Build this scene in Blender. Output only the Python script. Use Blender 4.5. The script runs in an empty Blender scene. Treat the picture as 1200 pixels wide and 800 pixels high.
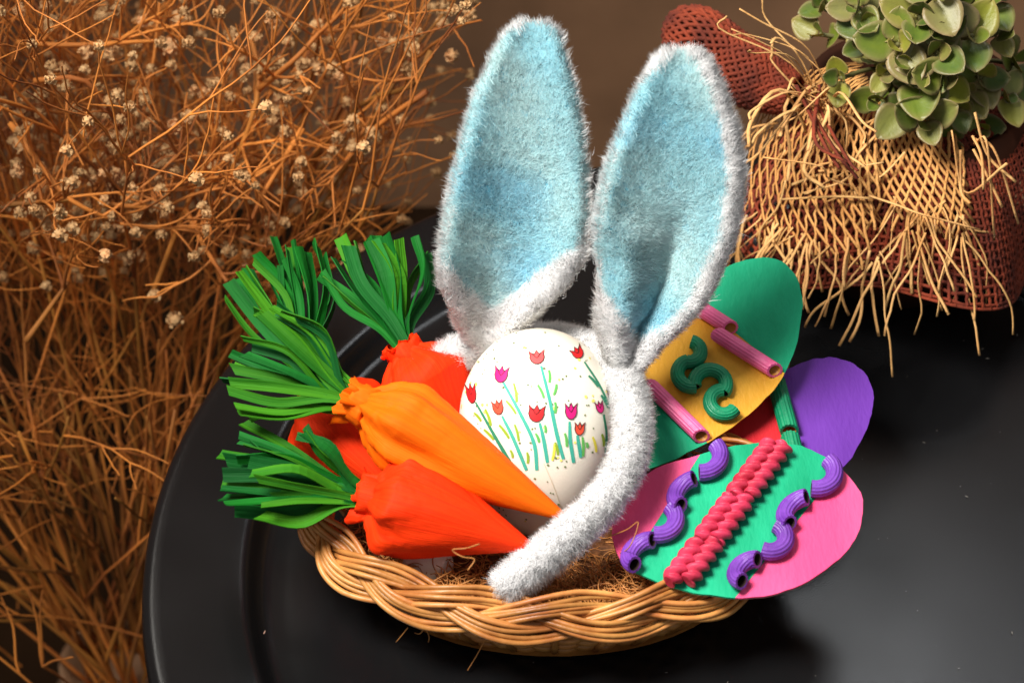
import bpy, math, random
import numpy as np
from mathutils import Vector

random.seed(7); rng = np.random.default_rng(7)
R = math.radians
scene = bpy.context.scene
COL = scene.collection

# ------------------------------------------------------------------ camera, world, lights, exposure
FPX = 2400.0; PITCH = R(42); DIST = 1.10
F = np.array([0, math.cos(PITCH), -math.sin(PITCH)]); U = np.array([0, math.sin(PITCH), math.cos(PITCH)]); X = np.array([1.0, 0, 0])
CAM = -DIST * F
cd = bpy.data.cameras.new('camera'); cam = bpy.data.objects.new('camera', cd); COL.objects.link(cam)
cam.location = CAM; cam.rotation_euler = (R(90) - PITCH, 0, 0)
cd.sensor_width = 36; cd.lens = 36 * FPX / 1200; cd.clip_start = 0.05; cd.clip_end = 50
cd.dof.use_dof = True; cd.dof.focus_distance = 0.965; cd.dof.aperture_fstop = 10.0
scene.camera = cam

w = bpy.data.worlds.new('World'); scene.world = w; w.use_nodes = True
bg = w.node_tree.nodes['Background']; bg.inputs[0].default_value = (0.95, 0.97, 1.0, 1); bg.inputs[1].default_value = 0.27

def area(name, loc, target, size, power, col, size_y=None, spread=R(180)):
    l = bpy.data.lights.new(name, 'AREA'); l.energy = power; l.color = col; l.size = size
    if size_y: l.shape = 'RECTANGLE'; l.size_y = size_y
    o = bpy.data.objects.new(name, l); COL.objects.link(o); o.location = loc
    o.rotation_euler = (Vector(target) - Vector(loc)).to_track_quat('-Z', 'Y').to_euler()
    l.spread = spread
    return o
area('window_light', (-0.50, -0.34, 1.20), (0.13, -0.12, 0.05), 0.42, 4.5, (1.0, 0.96, 0.90), None, R(60))
area('back_window_light', (0.37, 0.54, 1.08), (0.15, -0.22, 0.0), 0.34, 2.0, (0.93, 0.97, 1.0), 0.20)

area('added_rim_light', (-0.50, 0.50, 1.02), (-0.08, -0.15, 0.02), 0.26, 1.8, (1.0, 0.95, 0.87), 0.20)  # added lamp, no window there: puts highlight lines and glow on the tray rim

scene.view_settings.view_transform = 'Standard'; scene.view_settings.look = 'None'
scene.view_settings.exposure = 0.0; scene.view_settings.gamma = 1.0
scene.view_settings.use_curve_mapping = False

# ------------------------------------------------------------------ maths helpers
def ray(u, v): return F + (u - 600) / FPX * X + (400 - v) / FPX * U
def PZ(u, v, z): d = ray(u, v); return CAM + d * ((z - CAM[2]) / d[2])
def PY(u, v, y): d = ray(u, v); return CAM + d * ((y - CAM[1]) / d[1])
def PPL(u, v, p0, n): d = ray(u, v); return CAM + d * (np.dot(np.array(p0) - CAM, n) / np.dot(d, n))
def proj(q):
    q = np.asarray(q, float) - CAM; k = q @ F
    return 600 + FPX * (q @ X) / k, 400 - FPX * (q @ U) / k
def nrm(a): a = np.asarray(a, float); return a / (np.linalg.norm(a, axis=-1, keepdims=True) + 1e-12)
def spline(pts, n, closed=False):
    """Catmull-Rom through pts, n samples"""
    P = np.asarray(pts, float); m = len(P)
    if closed: Q = np.vstack([P[-1], P, P[0], P[1]]); segs = m
    else: Q = np.vstack([2 * P[0] - P[1], P, 2 * P[-1] - P[-2]]); segs = m - 1
    ts = np.linspace(0, segs, n, endpoint=not closed); out = []
    for t in ts:
        i = min(int(t), segs - 1); x = t - i; a, b, c, d = Q[i:i + 4]
        out.append(0.5 * (2 * b + (c - a) * x + (2 * a - 5 * b + 4 * c - d) * x * x + (3 * b - a - 3 * c + d) * x ** 3))
    return np.array(out)
def inpoly(u, v, poly):
    u = np.asarray(u); v = np.asarray(v); c = np.zeros(u.shape, bool); n = len(poly)
    for i in range(n):
        x1, y1 = poly[i]; x2, y2 = poly[i - 1]
        k = ((y1 > v) != (y2 > v)) & (u < (x2 - x1) * (v - y1) / (y2 - y1 + 1e-9) + x1); c ^= k
    return c

class MB:
    def __init__(s): s.v = []; s.f = []; s.m = []; s.n = 0
    def add(s, V, faces, mi=0):
        V = np.asarray(V, float).reshape(-1, 3); s.v.append(V)
        s.f += [tuple(int(i) + s.n for i in f) for f in faces]; s.m += [mi] * len(faces); s.n += len(V); return s
    def tube(s, path, rad, sides=6, flat=1.0, up=None, caps=True, closed=False, mi=0, ribs=None):
        P = np.asarray(path, float); n = len(P); rad = np.broadcast_to(np.asarray(rad, float), (n,))
        if closed: T = nrm(np.roll(P, -1, 0) - np.roll(P, 1, 0))
        else: T = nrm(np.gradient(P, axis=0))
        N = np.zeros_like(P)
        a = np.array([0, 0, 1.0]) if up is None else np.asarray(up, float)
        if up is None and abs(T[0] @ a) > .9: a = np.array([1.0, 0, 0])
        if up is not None and a.ndim == 2: N = nrm(a - (a * T).sum(1, keepdims=True) * T)
        else:
            x = nrm(a - (a @ T[0]) * T[0])
            for i in range(n):
                x = nrm(x - (x @ T[i]) * T[i]); N[i] = x
        B = np.cross(T, N); th = np.linspace(0, 2 * np.pi, sides, endpoint=False)
        rr = np.ones(sides) if ribs is None else ribs
        V = P[:, None] + rad[:, None, None] * (N[:, None] * (np.cos(th) * flat * rr)[None, :, None] + B[:, None] * (np.sin(th) * rr)[None, :, None])
        fs = []
        for i in range(n if closed else n - 1):
            j = (i + 1) % n
            for k in range(sides):
                k2 = (k + 1) % sides; fs.append((i * sides + k, i * sides + k2, j * sides + k2, j * sides + k))
        if caps and not closed:
            fs.append(tuple(range(sides - 1, -1, -1))); fs.append(tuple((n - 1) * sides + k for k in range(sides)))
        return s.add(V.reshape(-1, 3), fs, mi)
    def grid(s, G, closed_u=False, closed_v=False, mi=0):
        a, b = G.shape[:2]; fs = []
        for i in range(a if closed_u else a - 1):
            for j in range(b if closed_v else b - 1):
                i2, j2 = (i + 1) % a, (j + 1) % b; fs.append((i * b + j, i * b + j2, i2 * b + j2, i2 * b + j))
        return s.add(G.reshape(-1, 3), fs, mi)
    def mesh(s, name, smooth=True):
        me = bpy.data.meshes.new(name); me.from_pydata(np.vstack(s.v).tolist(), [], s.f)
        me.polygons.foreach_set('material_index', s.m)
        me.polygons.foreach_set('use_smooth', [smooth] * len(s.f)); me.update(); return me
    def build(s, name, mats, parent=None, smooth=True, loc=None):
        if loc is not None: s.v = [V - np.asarray(loc, float) for V in s.v]
        return link(name, s.mesh(name, smooth), mats, parent, loc)

def link(name, me, mats, parent=None, loc=None):
    o = bpy.data.objects.new(name, me); COL.objects.link(o)
    for m in (mats if isinstance(mats, (list, tuple)) else [mats]):
        if len(me.materials) < (len(mats) if isinstance(mats, (list, tuple)) else 1): me.materials.append(m)
    if loc is not None: o.location = loc
    if parent is not None:
        o.parent = parent
        o.location = np.array(o.location) - world_loc(parent)
    return o
def world_loc(o):
    p = np.zeros(3)
    while o is not None: p = p + np.array(o.location); o = o.parent
    return p
def tag(o, label, cat, group=None):
    o['label'] = label; o['category'] = cat
    if group: o['group'] = group
    return o
def thing(name, label, cat, loc=(0, 0, 0), group=None):
    o = bpy.data.objects.new(name, None); o.empty_display_size = 0.02; COL.objects.link(o); o.location = loc
    return tag(o, label, cat, group)
def struct(o): o['kind'] = 'structure'; return o
def stuff(o): o['kind'] = 'stuff'; return o

# ------------------------------------------------------------------ materials
def S(r, g, b):
    f = lambda c: c / 12.92 if c <= .04045 else ((c + .055) / 1.055) ** 2.4
    return (f(r / 255), f(g / 255), f(b / 255), 1)
def mat(name, col, rough=.6, col2=None, nscale=20, bump=0, bscale=200, spec=.5, stretch=None, rand=0, coat=0, attr=None, trans=0, sheen=0, detail=4, metal=0, rvar=0, vattr=None):
    m = bpy.data.materials.new(name); m.use_nodes = True; nt = m.node_tree; N = nt.nodes; L = nt.links
    b = N['Principled BSDF']; b.inputs['Roughness'].default_value = rough; b.inputs['Specular IOR Level'].default_value = spec
    b.inputs['Base Color'].default_value = col; b.inputs['Coat Weight'].default_value = coat; b.inputs['Metallic'].default_value = metal
    if sheen: b.inputs['Sheen Weight'].default_value = sheen
    tc = N.new('ShaderNodeTexCoord'); mp = N.new('ShaderNodeMapping'); L.new(tc.outputs['Object'], mp.inputs[0])
    if stretch: mp.inputs['Scale'].default_value = stretch
    if rvar:
        rn = N.new('ShaderNodeTexNoise'); rn.inputs['Scale'].default_value = 9; rn.inputs['Detail'].default_value = 8; L.new(tc.outputs['Object'], rn.inputs['Vector'])
        rm = N.new('ShaderNodeMapRange'); rm.inputs[1].default_value = .3; rm.inputs[2].default_value = .7; rm.inputs[3].default_value = rough - rvar; rm.inputs[4].default_value = rough + rvar
        L.new(rn.outputs[0], rm.inputs[0]); L.new(rm.outputs[0], b.inputs['Roughness'])
    if vattr:
        va = N.new('ShaderNodeAttribute'); va.attribute_name = vattr; L.new(va.outputs['Vector'], mp.inputs[0])
    out = None
    if attr:
        a = N.new('ShaderNodeAttribute'); a.attribute_name = attr; out = a.outputs['Color']
    if col2:
        nz = N.new('ShaderNodeTexNoise'); nz.inputs['Scale'].default_value = nscale; nz.inputs['Detail'].default_value = detail
        L.new(mp.outputs[0], nz.inputs['Vector'])
        rp = N.new('ShaderNodeMapRange'); rp.inputs[1].default_value = .33; rp.inputs[2].default_value = .67; L.new(nz.outputs[0], rp.inputs[0])
        mx = N.new('ShaderNodeMix'); mx.data_type = 'RGBA'; L.new(rp.outputs[0], mx.inputs[0])
        mx.inputs[6].default_value = col; mx.inputs[7].default_value = col2; out = mx.outputs[2]
    if rand:
        oi = N.new('ShaderNodeObjectInfo'); hs = N.new('ShaderNodeHueSaturation')
        r1 = N.new('ShaderNodeMapRange'); L.new(oi.outputs['Random'], r1.inputs[0]); r1.inputs[3].default_value = 1 - rand; r1.inputs[4].default_value = 1 + rand
        L.new(r1.outputs[0], hs.inputs['Value'])
        r2 = N.new('ShaderNodeMapRange'); L.new(oi.outputs['Random'], r2.inputs[0]); r2.inputs[3].default_value = .5 + rand * .02; r2.inputs[4].default_value = .5 - rand * .02
        L.new(r2.outputs[0], hs.inputs['Hue'])
        if out: L.new(out, hs.inputs['Color'])
        else: hs.inputs['Color'].default_value = col
        out = hs.outputs[0]
    if out: L.new(out, b.inputs['Base Color'])
    if bump:
        n2 = N.new('ShaderNodeTexNoise'); n2.inputs['Scale'].default_value = bscale; n2.inputs['Detail'].default_value = 3
        L.new(mp.outputs[0], n2.inputs['Vector'])
        bp = N.new('ShaderNodeBump'); bp.inputs['Strength'].default_value = bump; bp.inputs['Distance'].default_value = .001
        L.new(n2.outputs[0], bp.inputs['Height']); L.new(bp.outputs[0], b.inputs['Normal'])
    if trans:
        t = N.new('ShaderNodeBsdfTranslucent'); ms = N.new('ShaderNodeMixShader'); ms.inputs[0].default_value = trans
        if out: L.new(out, t.inputs[0])
        else: t.inputs[0].default_value = col
        o = N['Material Output']; L.new(b.outputs[0], ms.inputs[1]); L.new(t.outputs[0], ms.inputs[2]); L.new(ms.outputs[0], o.inputs[0])
    return m

M = {}
M['tray'] = mat('black_powder_coat', (.006, .006, .0065, 1), .23, bump=.10, bscale=1500, spec=.38, rvar=.07)
M['wall'] = mat('brown_plaster', S(196, 146, 106), .9, S(152, 112, 80), 6, bump=.3, bscale=60)
M['floor'] = mat('dark_floor', S(58, 40, 25), 1, S(40, 27, 17), 5, spec=.05)
M['cane'] = mat('wicker_cane', S(212, 150, 80), .4, S(152, 90, 40), 40, bump=.25, bscale=400, rand=.22, spec=.45)
M['mat'] = mat('coir_mat', S(128, 78, 38), .95, S(74, 42, 19), 150, bump=1, bscale=500)
M['coir'] = mat('coir_fibre', S(214, 146, 76), .6, S(160, 96, 42), 60)
M['egg'] = mat('egg_shell', S(246, 241, 229), .4, S(238, 230, 212), 14, bump=.05, bscale=900, coat=.15)
M['orange'] = mat('orange_crepe', S(246, 112, 4), .66, S(240, 100, 2), 300, bump=.5, bscale=900, stretch=(1, .06, 1), trans=.12, spec=.15, vattr='grain')
M['redorange'] = mat('red_orange_crepe', S(246, 60, 6), .66, S(240, 50, 4), 300, bump=.5, bscale=900, stretch=(1, .06, 1), trans=.12, spec=.15, vattr='grain')
M['leafA'] = mat('bright_green_crepe', S(66, 136, 18), .68, S(34, 108, 18), 160, bump=.8, bscale=500, stretch=(1, .06, 1), vattr='grain', rand=.25, trans=.15, spec=.2)
M['leafB'] = mat('deep_green_crepe', S(18, 110, 34), .68, S(8, 80, 24), 160, bump=.8, bscale=500, stretch=(1, .06, 1), vattr='grain', rand=.3, trans=.15, spec=.2)
M['plushw'] = mat('white_plush_backing', S(225, 222, 228), 1)
M['plushb'] = mat('blue_plush_backing', S(120, 195, 215), 1)
M['fur'] = mat('plush_fur', (1, 1, 1, 1), .8, attr='col', spec=.1, trans=.5)
def paint(n, c, c2, **k): return mat(n, c, k.pop('rough', .62), c2, 40, spec=.22, bump=.4, bscale=500, stretch=(1, .3, 1), **k)
M['pgreen'] = paint('green_poster_paint', S(10, 146, 102), S(30, 178, 130))
M['ppink'] = paint('pink_poster_paint', S(238, 74, 126), S(248, 94, 144))
M['pgold'] = paint('gold_poster_paint', S(228, 168, 56), S(206, 144, 42), rough=.4)
M['pred'] = paint('red_poster_paint', S(205, 40, 48), S(186, 30, 40))
M['ppurple'] = paint('purple_poster_paint', S(104, 52, 156), S(92, 42, 142))
M['board'] = mat('card_board', S(200, 170, 130), .8)
M['mac'] = mat('purple_painted_pasta', S(122, 68, 172), .42, S(96, 46, 144), 90, bump=.35, bscale=420, rand=.12, spec=.4)
M['macg'] = mat('green_painted_pasta', S(10, 142, 96), .42, S(4, 112, 76), 90, bump=.35, bscale=420, spec=.4)
M['penne'] = mat('pink_painted_pasta', S(246, 112, 166), .38, S(236, 96, 150), 120, bump=.2, bscale=500)
M['fus'] = mat('crimson_painted_pasta', S(208, 62, 94), .5, S(180, 40, 64), 70, bump=.45, bscale=350, rand=.1, spec=.3)
M['raw'] = mat('raw_pasta', S(196, 130, 52), .5)
M['twig'] = mat('dried_twig', S(212, 134, 50), .75, S(118, 62, 18), 14, rand=.4)
M['blossom'] = mat('dried_blossom', S(218, 176, 124), .85, S(190, 140, 88), 200, rand=.22)
M['redjute'] = mat('red_jute', S(144, 56, 26), .9, S(88, 30, 14), 60, bump=.6, bscale=700)
M['burlap'] = mat('natural_burlap', S(222, 164, 94), .85, S(190, 130, 66), 60, bump=.5, bscale=800)
M['straw'] = mat('straw_strand', S(232, 182, 116), .8, S(192, 138, 76), 40, bump=.4, bscale=800, rand=.16)
M['pot'] = mat('dark_pot', S(70, 36, 22), .9, S(46, 24, 14), 20, spec=.1)
M['clay'] = mat('pale_vase', S(150, 112, 80), .7)
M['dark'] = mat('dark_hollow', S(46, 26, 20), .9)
def paintcol(n, c): return mat(n, c, .55, spec=.3)
for k, c in dict(tred=S(206, 30, 34), tmag=S(214, 28, 120), tora=S(226, 78, 52), tsal=S(222, 84, 84), teal=S(66, 172, 150), dteal=S(40, 128, 96), olive=S(140, 168, 46), grn=S(96, 176, 84), yel=S(226, 214, 76), ink=S(70, 24, 30), dot=S(104, 118, 70), doty=S(232, 222, 110), seam=S(214, 200, 172)).items():
    M[k] = paintcol('paint_' + k, c)

# ------------------------------------------------------------------ setting: floor, wall
mb = MB(); mb.add([(-3, -2, -.46), (3, -2, -.46), (3, .75, -.46), (-3, .75, -.46)], [(0, 1, 2, 3)]); struct(mb.build('floor', M['floor']))
mb = MB(); mb.add([(-3, .7, -.46), (3, .7, -.46), (3, .7, 2.2), (-3, .7, 2.2)], [(0, 1, 2, 3)]); struct(mb.build('wall', M['wall']))

# ------------------------------------------------------------------ tray table
TC = np.array([.129, -.158, 0]); TR = .302
def lathe(profile, centre, n=96):
    a = np.linspace(0, 2 * np.pi, n, endpoint=False)
    return np.array([[(centre[0] + r * math.cos(t), centre[1] + r * math.sin(t), centre[2] + z) for t in a] for r, z in profile])
tray = thing('tray_table', 'large round black metal tray table with stepped rim', 'table', (TC[0], TC[1], -.46))
prof = [(0.0005, 0), (.08, 0), (.16, 0), (.236, 0), (.243, .0002), (.2462, .0008), (.2482, .0020), (.2512, .0072), (.2532, .0112), (.2545, .0128), (.2560, .0137), (.2580, .0142), (.266, .0150), (.293, .0178), (.2965, .0182), (.2985, .0181), (.3005, .0172), (.3018, .0155), (.3025, .012), (.3015, .004), (.297, .001), (.25, -.004), (.0005, -.006)]
pts = []
for i, (r, z) in enumerate(prof): pts.append((r, z))
t = MB(); t.grid(lathe(pts, TC, 160), closed_v=True); t.build('tray_top', M['tray'], tray)
t = MB(); t.grid(lathe([(.0005, -.007), (.02, -.007), (.02, -.44), (.0005, -.44)], TC, 32), closed_v=True); t.build('column', M['tray'], tray)
t = MB(); t.grid(lathe([(.0005, -.43), (.03, -.43), (.15, -.45), (.15, -.46), (.0005, -.46)], TC, 48), closed_v=True); t.build('foot', M['tray'], tray)
# faint water ring left on the rim
q = PZ(219, 690, .0138)
t = MB(); a = np.linspace(0, 2 * np.pi, 40, endpoint=False); t.tube(np.c_[q[0] + .0050 * np.cos(a), q[1] + .0058 * np.sin(a), np.full(40, q[2])], .00028, 4, closed=True)
t.build('water_ring', mat('dried_water', (.004, .004, .004, 1), .8), tray)

# dust on the tray
t = MB()
for k in range(260):
    a = rng.random() * 6.283; r_ = TR * .97 * math.sqrt(rng.random())
    z_ = float(np.interp(r_, [0, .246, .2545, .2985], [0, .0008, .0128, .0181]))
    if .243 < r_ < .258: continue
    c_ = TC + np.array([r_ * math.cos(a), r_ * math.sin(a), z_ + .0002]); e_ = rng.uniform(.00012, .00034); h_ = rng.random() * 3.14; ln_ = e_ * rng.choice([1, 1, 1, 4])
    x_ = np.array([math.cos(h_), math.sin(h_), 0]); y_ = np.array([-math.sin(h_), math.cos(h_), 0])
    t.add([c_ - x_ * ln_, c_ - y_ * e_, c_ + x_ * ln_, c_ + y_ * e_, c_ + np.array([0, 0, e_ * .7])], [(0, 1, 4), (1, 2, 4), (2, 3, 4), (3, 0, 4)])
stuff(t.build('dust_specks', mat('grey_dust', S(120, 112, 104), 1), tray))

# ------------------------------------------------------------------ basket
BC = np.array([.0195, -.163, 0]); BA, BB = .1105, .0675
basket = thing('wicker_basket', 'shallow oval wicker basket with thick braided rim on black tray', 'basket', tuple(BC))
NP = 420; tt = np.linspace(0, 2 * np.pi, NP, endpoint=False)
rad = np.c_[np.cos(tt) / BA, np.sin(tt) / BB, np.zeros(NP)]; rad = nrm(rad)          # outward normal
zed = np.array([0, 0, 1.0])
acr = nrm(-rad * .62 + zed * .78)      # across the braid: up and inwards
dep = nrm(rad * .78 + zed * .62)       # out of the braid's face
cen = np.c_[BC[0] + BA * np.cos(tt), BC[1] + BB * np.sin(tt), np.full(NP, .0440)]
NPL = 5
for j in range(3):
    ph = NPL * tt + j * 2 * np.pi / 3 + .6
    A_ = .0066 * np.sin(ph); D_ = .0030 * np.sin(2 * ph)
    slope = np.cos(ph)
    for c in range(5):
        off = (c - 2) * .0022
        wob = .0006 * np.sin(5 * tt + j * 2 + c * 1.7) + .0004 * np.sin(11 * tt + c * 3 + j)
        lift = .0007 * np.cos(3 * tt + c * 2.1 + j)
        P = cen + acr * (A_ + off * (1 - .18 * np.abs(slope)) + wob)[:, None] + dep * (D_ + lift)[:, None]
        t = MB(); t.tube(P, .00124 * (1 + .10 * np.sin(c * 2 + j)), 7, closed=True); t.build('cane', M['cane'], basket)
# woven wall rows under the braid, base
for k in range(6):
    f_ = k / 6; r_ = 1 - .20 * (1 - f_) - .065
    P = np.c_[BC[0] + (BA * r_) * np.cos(tt), BC[1] + (BB * r_) * np.sin(tt), np.full(NP, .003 + .0042 * k)]
    P = P + rad * (.0016 * np.sin(28 * tt + math.pi * k))[:, None]
    t = MB(); t.tube(P[::2], .0021, 6, closed=True); t.build('wall_cane', M['cane'], basket)
for k in range(28):
    a = 2 * math.pi * k / 28; d = np.array([math.cos(a) * BA, math.sin(a) * BB, 0])
    t = MB(); t.tube([BC + d * .76 + zed * .002, BC + d * .87 + zed * .015, BC + d * .96 + zed * .034], .0018, 6); t.build('stake', M['cane'], basket)
t = MB(); rs = np.linspace(0.001, .8, 8)
t.grid(np.array([[BC + np.array([BA * r * math.cos(a), BB * r * math.sin(a), .0015]) for a in tt[::10]] for r in rs]), closed_v=True); t.build('base', M['cane'], basket)

# coir nest
nest = thing('coir_nest', 'tangled brown coconut fibre bedding inside the wicker basket', 'nest', (BC[0], BC[1], .003))
t = MB()
def nestz(r): return .028 + .010 * r ** 2
rs = np.linspace(0.001, .91, 14)
G = np.array([[BC + np.array([BA * r * math.cos(a), BB * r * math.sin(a), nestz(r) + .002 * math.sin(9 * a + r * 7) * r - (.012 if r > .9 else 0)]) for a in tt[::6]] for r in rs])
t.grid(G, closed_v=True); t.build('coir_mat', M['mat'], nest)
t = MB()
for k in range(1700):
    r = math.sqrt(rng.random()) * .90; a = rng.random() * 2 * math.pi
    if k % 3: a = R(270) + rng.normal(0, .75); r = .9 - abs(rng.normal(0, .22)); r = max(.05, r)
    p = BC + np.array([BA * r * math.cos(a), BB * r * math.sin(a), nestz(r) + rng.random() * .008])
    ln = .006 + rng.random() * .018; h = rng.random() * 2 * math.pi; curv = rng.normal(0, 140); n = 7; P = [p]
    vz = rng.normal(0, .25)
    for i in range(n - 1):
        h += curv * ln / n; vz = vz * .8 + rng.normal(0, .15) - .03
        p = p + np.array([math.cos(h), math.sin(h), vz]) * ln / n
        p[2] = max(p[2], .02); P.append(p)
    P = np.array(P)
    e = ((P[:, 0] - BC[0]) / BA) ** 2 + ((P[:, 1] - BC[1]) / BB) ** 2
    if e.max() > .95: continue
    t.tube(P, .00020 + rng.random() * .00022, 3, caps=False)
stuff(t.build('fibre', M['coir'], nest))
# a few stray fibres poking out
for (pp) in ([(478, 735, .02), (470, 745, .012), (464, 752, .004)], [(500, 733, .02), (492, 742, .01), (486, 741, .004)], [(572, 742, .02), (560, 765, .008), (548, 785, .002)], [(500, 738, .018), (503, 746, .01), (502, 752, .004)]):
    t = MB(); t.tube(spline([PZ(*q) for q in pp], 8), .0003, 4); t.build('stray_fibre', M['coir'], nest)
for pp in ([(548, 668, .085), (556, 655, .088), (542, 652, .09), (530, 644, .092), (546, 642, .094), (562, 637, .092)], [(715, 628, .06), (735, 620, .07), (748, 612, .075), (738, 640, .068), (722, 650, .05)]):
    t = MB(); t.tube(spline([PZ(*q) for q in pp], 24), .00028, 4); t.build('stray_fibre', M['coir'], nest)

# ------------------------------------------------------------------ painted egg
EC = PZ(633, 507, .064); EL = .0490; ER = .0375
EAX = nrm(U * 1.0 + X * -.055); EN1 = nrm(np.cross(EAX, F)); EN2 = np.cross(EAX, EN1)
def egg_r(s): return ER * np.sqrt(np.maximum(0, 1 - s * s)) * (1 + .085 * s)
egg = thing('painted_egg', 'large white egg painted with red and pink tulips and speckles', 'egg', tuple(EC - EAX * EL))
ss = -np.cos(np.linspace(0.002, math.pi - .002, 56)); aa = np.linspace(0, 2 * np.pi, 72, endpoint=False)
G = EC + EAX * (EL * ss)[:, None, None] + egg_r(ss)[:, None, None] * (EN1 * np.cos(aa)[:, None] + EN2 * np.sin(aa)[:, None])[None]
t = MB(); t.grid(G, closed_v=True); shell = t.build('shell', M['egg'], egg)
def on_egg(u, v, lift=.00025):
    d = ray(u, v); lo = None
    def g(k):
        q = CAM + d * k - EC; s = (q @ EAX) / EL
        if abs(s) >= 1: return 1.0
        return np.linalg.norm(q - EAX * (s * EL)) - egg_r(s)
    ks = np.linspace(.88, .98, 80); prev = ks[0]
    best = min(ks, key=g)
    for k in ks:
        if g(k) < 0:
            a, b = prev, k
            for _ in range(24):
                m = (a + b) / 2
                if g(m) < 0: b = m
                else: a = m
            best = b; break
        prev = k
    q = CAM + d * best; s = ((q - EC) @ EAX) / EL; n = nrm(q - EC - EAX * (s * EL) * .6)
    return q + n * lift, n
ez = 210 / 646.0
def epx(x, y): return 530 + x * ez, 380 + y * ez
def stroke(px, w0, w1, mats, name, lift=.00025):
    P = np.asarray(px, float)
    n = max(4, int(np.linalg.norm(np.diff(P, axis=0), axis=1).sum() / 4)); P = spline(P, n)
    T = nrm(np.gradient(P, axis=0)); Nn = np.c_[-T[:, 1], T[:, 0]]
    wd = (w0 + (w1 - w0) * np.linspace(0, 1, n)) * (.55 + .45 * np.sin(np.linspace(.25, math.pi - .25, n)) ** .5) + np.array([random.uniform(-.25, .25) for _ in range(n)])
    wd = np.maximum(wd, .5)
    V = []
    for i in range(n):
        for sgn in (-.5, 0, .5): V.append(on_egg(*(P[i] + Nn[i] * wd[i] * sgn), lift)[0])
    fs = []
    for i in range(n - 1):
        for k in range(2): a = i * 3 + k; fs.append((a, a + 1, a + 4, a + 3))
    t = MB(); t.add(V, fs); return t.build(name, mats, egg)
for st in ([(85, 280), (130, 360), (170, 430), (235, 540)], [(180, 330), (220, 410), (268, 525)], [(185, 210), (250, 330), (295, 430), (305, 525)], [(315, 355), (330, 420), (343, 498)], [(320, 150), (350, 270), (375, 390), (400, 485)], [(422, 350), (425, 420), (437, 498)], [(450, 400), (463, 480)], [(475, 135), (530, 220), (570, 310), (590, 380), (586, 470)], [(545, 325), (555, 400), (550, 465)]):
    dk = st[0] in ((85, 280), (475, 135), (545, 325))
    stroke([epx(*p) for p in st], 2.8 if dk else 3.6, 4.8 if st[0][0] < 460 else 2.6, M['dteal' if dk else 'teal'], 'painted_stem')
lv = [((80, 318), (105, 348), 'olive'), ((120, 305), (140, 365), 'olive'), ((115, 378), (150, 415), 'olive'), ((195, 275), (230, 322), 'olive'), ((222, 212), (233, 280), 'olive'), ((170, 362), (205, 410), 'olive'), ((225, 360), (240, 420), 'olive'), ((308, 218), (330, 265), 'grn'), ((348, 165), (350, 210), 'grn'), ((375, 215), (365, 255), 'grn'), ((370, 280), (370, 320), 'grn'), ((300, 392), (313, 425), 'grn'), ((333, 362), (335, 390), 'grn'), ((405, 392), (412, 440), 'grn'), ((368, 430), (360, 490), 'yel'), ((468, 405), (470, 475), 'grn'), ((482, 425), (485, 445), 'grn'), ((505, 405), (518, 460), 'yel'), ((538, 395), (545, 440), 'olive'), ((490, 185), (525, 225), 'dteal'), ((535, 255), (560, 300), 'dteal'), ((210, 452), (218, 480), 'olive'), ((270, 460), (272, 500), 'olive'), ((370, 425), (380, 470), 'olive')]
for a, b, c in lv: stroke([epx(*a), epx((a[0] + b[0]) / 2 + 3, (a[1] + b[1]) / 2), epx(*b)], 3.0, 3.4, M[c], 'painted_leaf', .0003)
TUL = np.array([(0, -1), (.35, -.92), (.72, -.6), (.9, -.1), (.85, .35), (1.0, .95), (.5, .5), (.28, .45), (.02, 1.0), (-.26, .45), (-.5, .5), (-.95, .95), (-.82, .35), (-.88, -.1), (-.7, -.6), (-.35, -.92)])
for (x, y, wx, wy, rot, c) in ((70, 248, 19, 36, -8, 'tred'), (165, 298, 21, 27, -12, 'tora'), (177, 180, 26, 30, 8, 'tmag'), (303, 320, 31, 31, 5, 'tred'), (305, 118, 29, 25, -6, 'tsal'), (427, 312, 23, 30, 0, 'tmag'), (458, 375, 19, 24, 2, 'tora'), (450, 102, 22, 22, -32, 'tred'), (530, 298, 15, 22, -14, 'tmag'), (570, 258, 11, 26, -14, 'tsal'), (132, 450, 13, 16, -20, 'tred')):
    cs, sn = math.cos(R(rot)), math.sin(R(rot)); u0, v0 = epx(x, y)
    O = [(u0 + ez * (wx * p[0] * cs + wy * p[1] * sn), v0 - ez * (wy * p[1] * cs - wx * p[0] * sn)) for p in TUL]
    V = [on_egg(u0, v0, .00034)[0]] + [on_egg(u0 + (a - u0) * .55, v0 + (b - v0) * .55, .00034)[0] for a, b in O] + [on_egg(a, b, .0003)[0] for a, b in O]
    n = len(O); fs = [(0, 1 + i, 1 + (i + 1) % n) for i in range(n)] + [(1 + i, 1 + n + i, 1 + n + (i + 1) % n, 1 + (i + 1) % n) for i in range(n)]
    t = MB(); t.add(V, fs); fl = t.build('painted_tulip', M[c], egg)
    t = MB(); t.tube([on_egg(a, b, .0003)[0] for a, b in O], .00023, 4, closed=True)
    mid = [(u0 + ez * (wx * p[0] * cs + wy * p[1] * sn), v0 - ez * (wy * p[1] * cs - wx * p[0] * sn)) for p in [(-.5, .5), (-.2, .05), (0, -.15), (.2, .05), (.5, .5)]]
    t.tube([on_egg(a, b, .0004)[0] for a, b in mid], .00018, 4); t.build('ink_outline', M['ink'], fl)
t = MB(); cnt = 0
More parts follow.
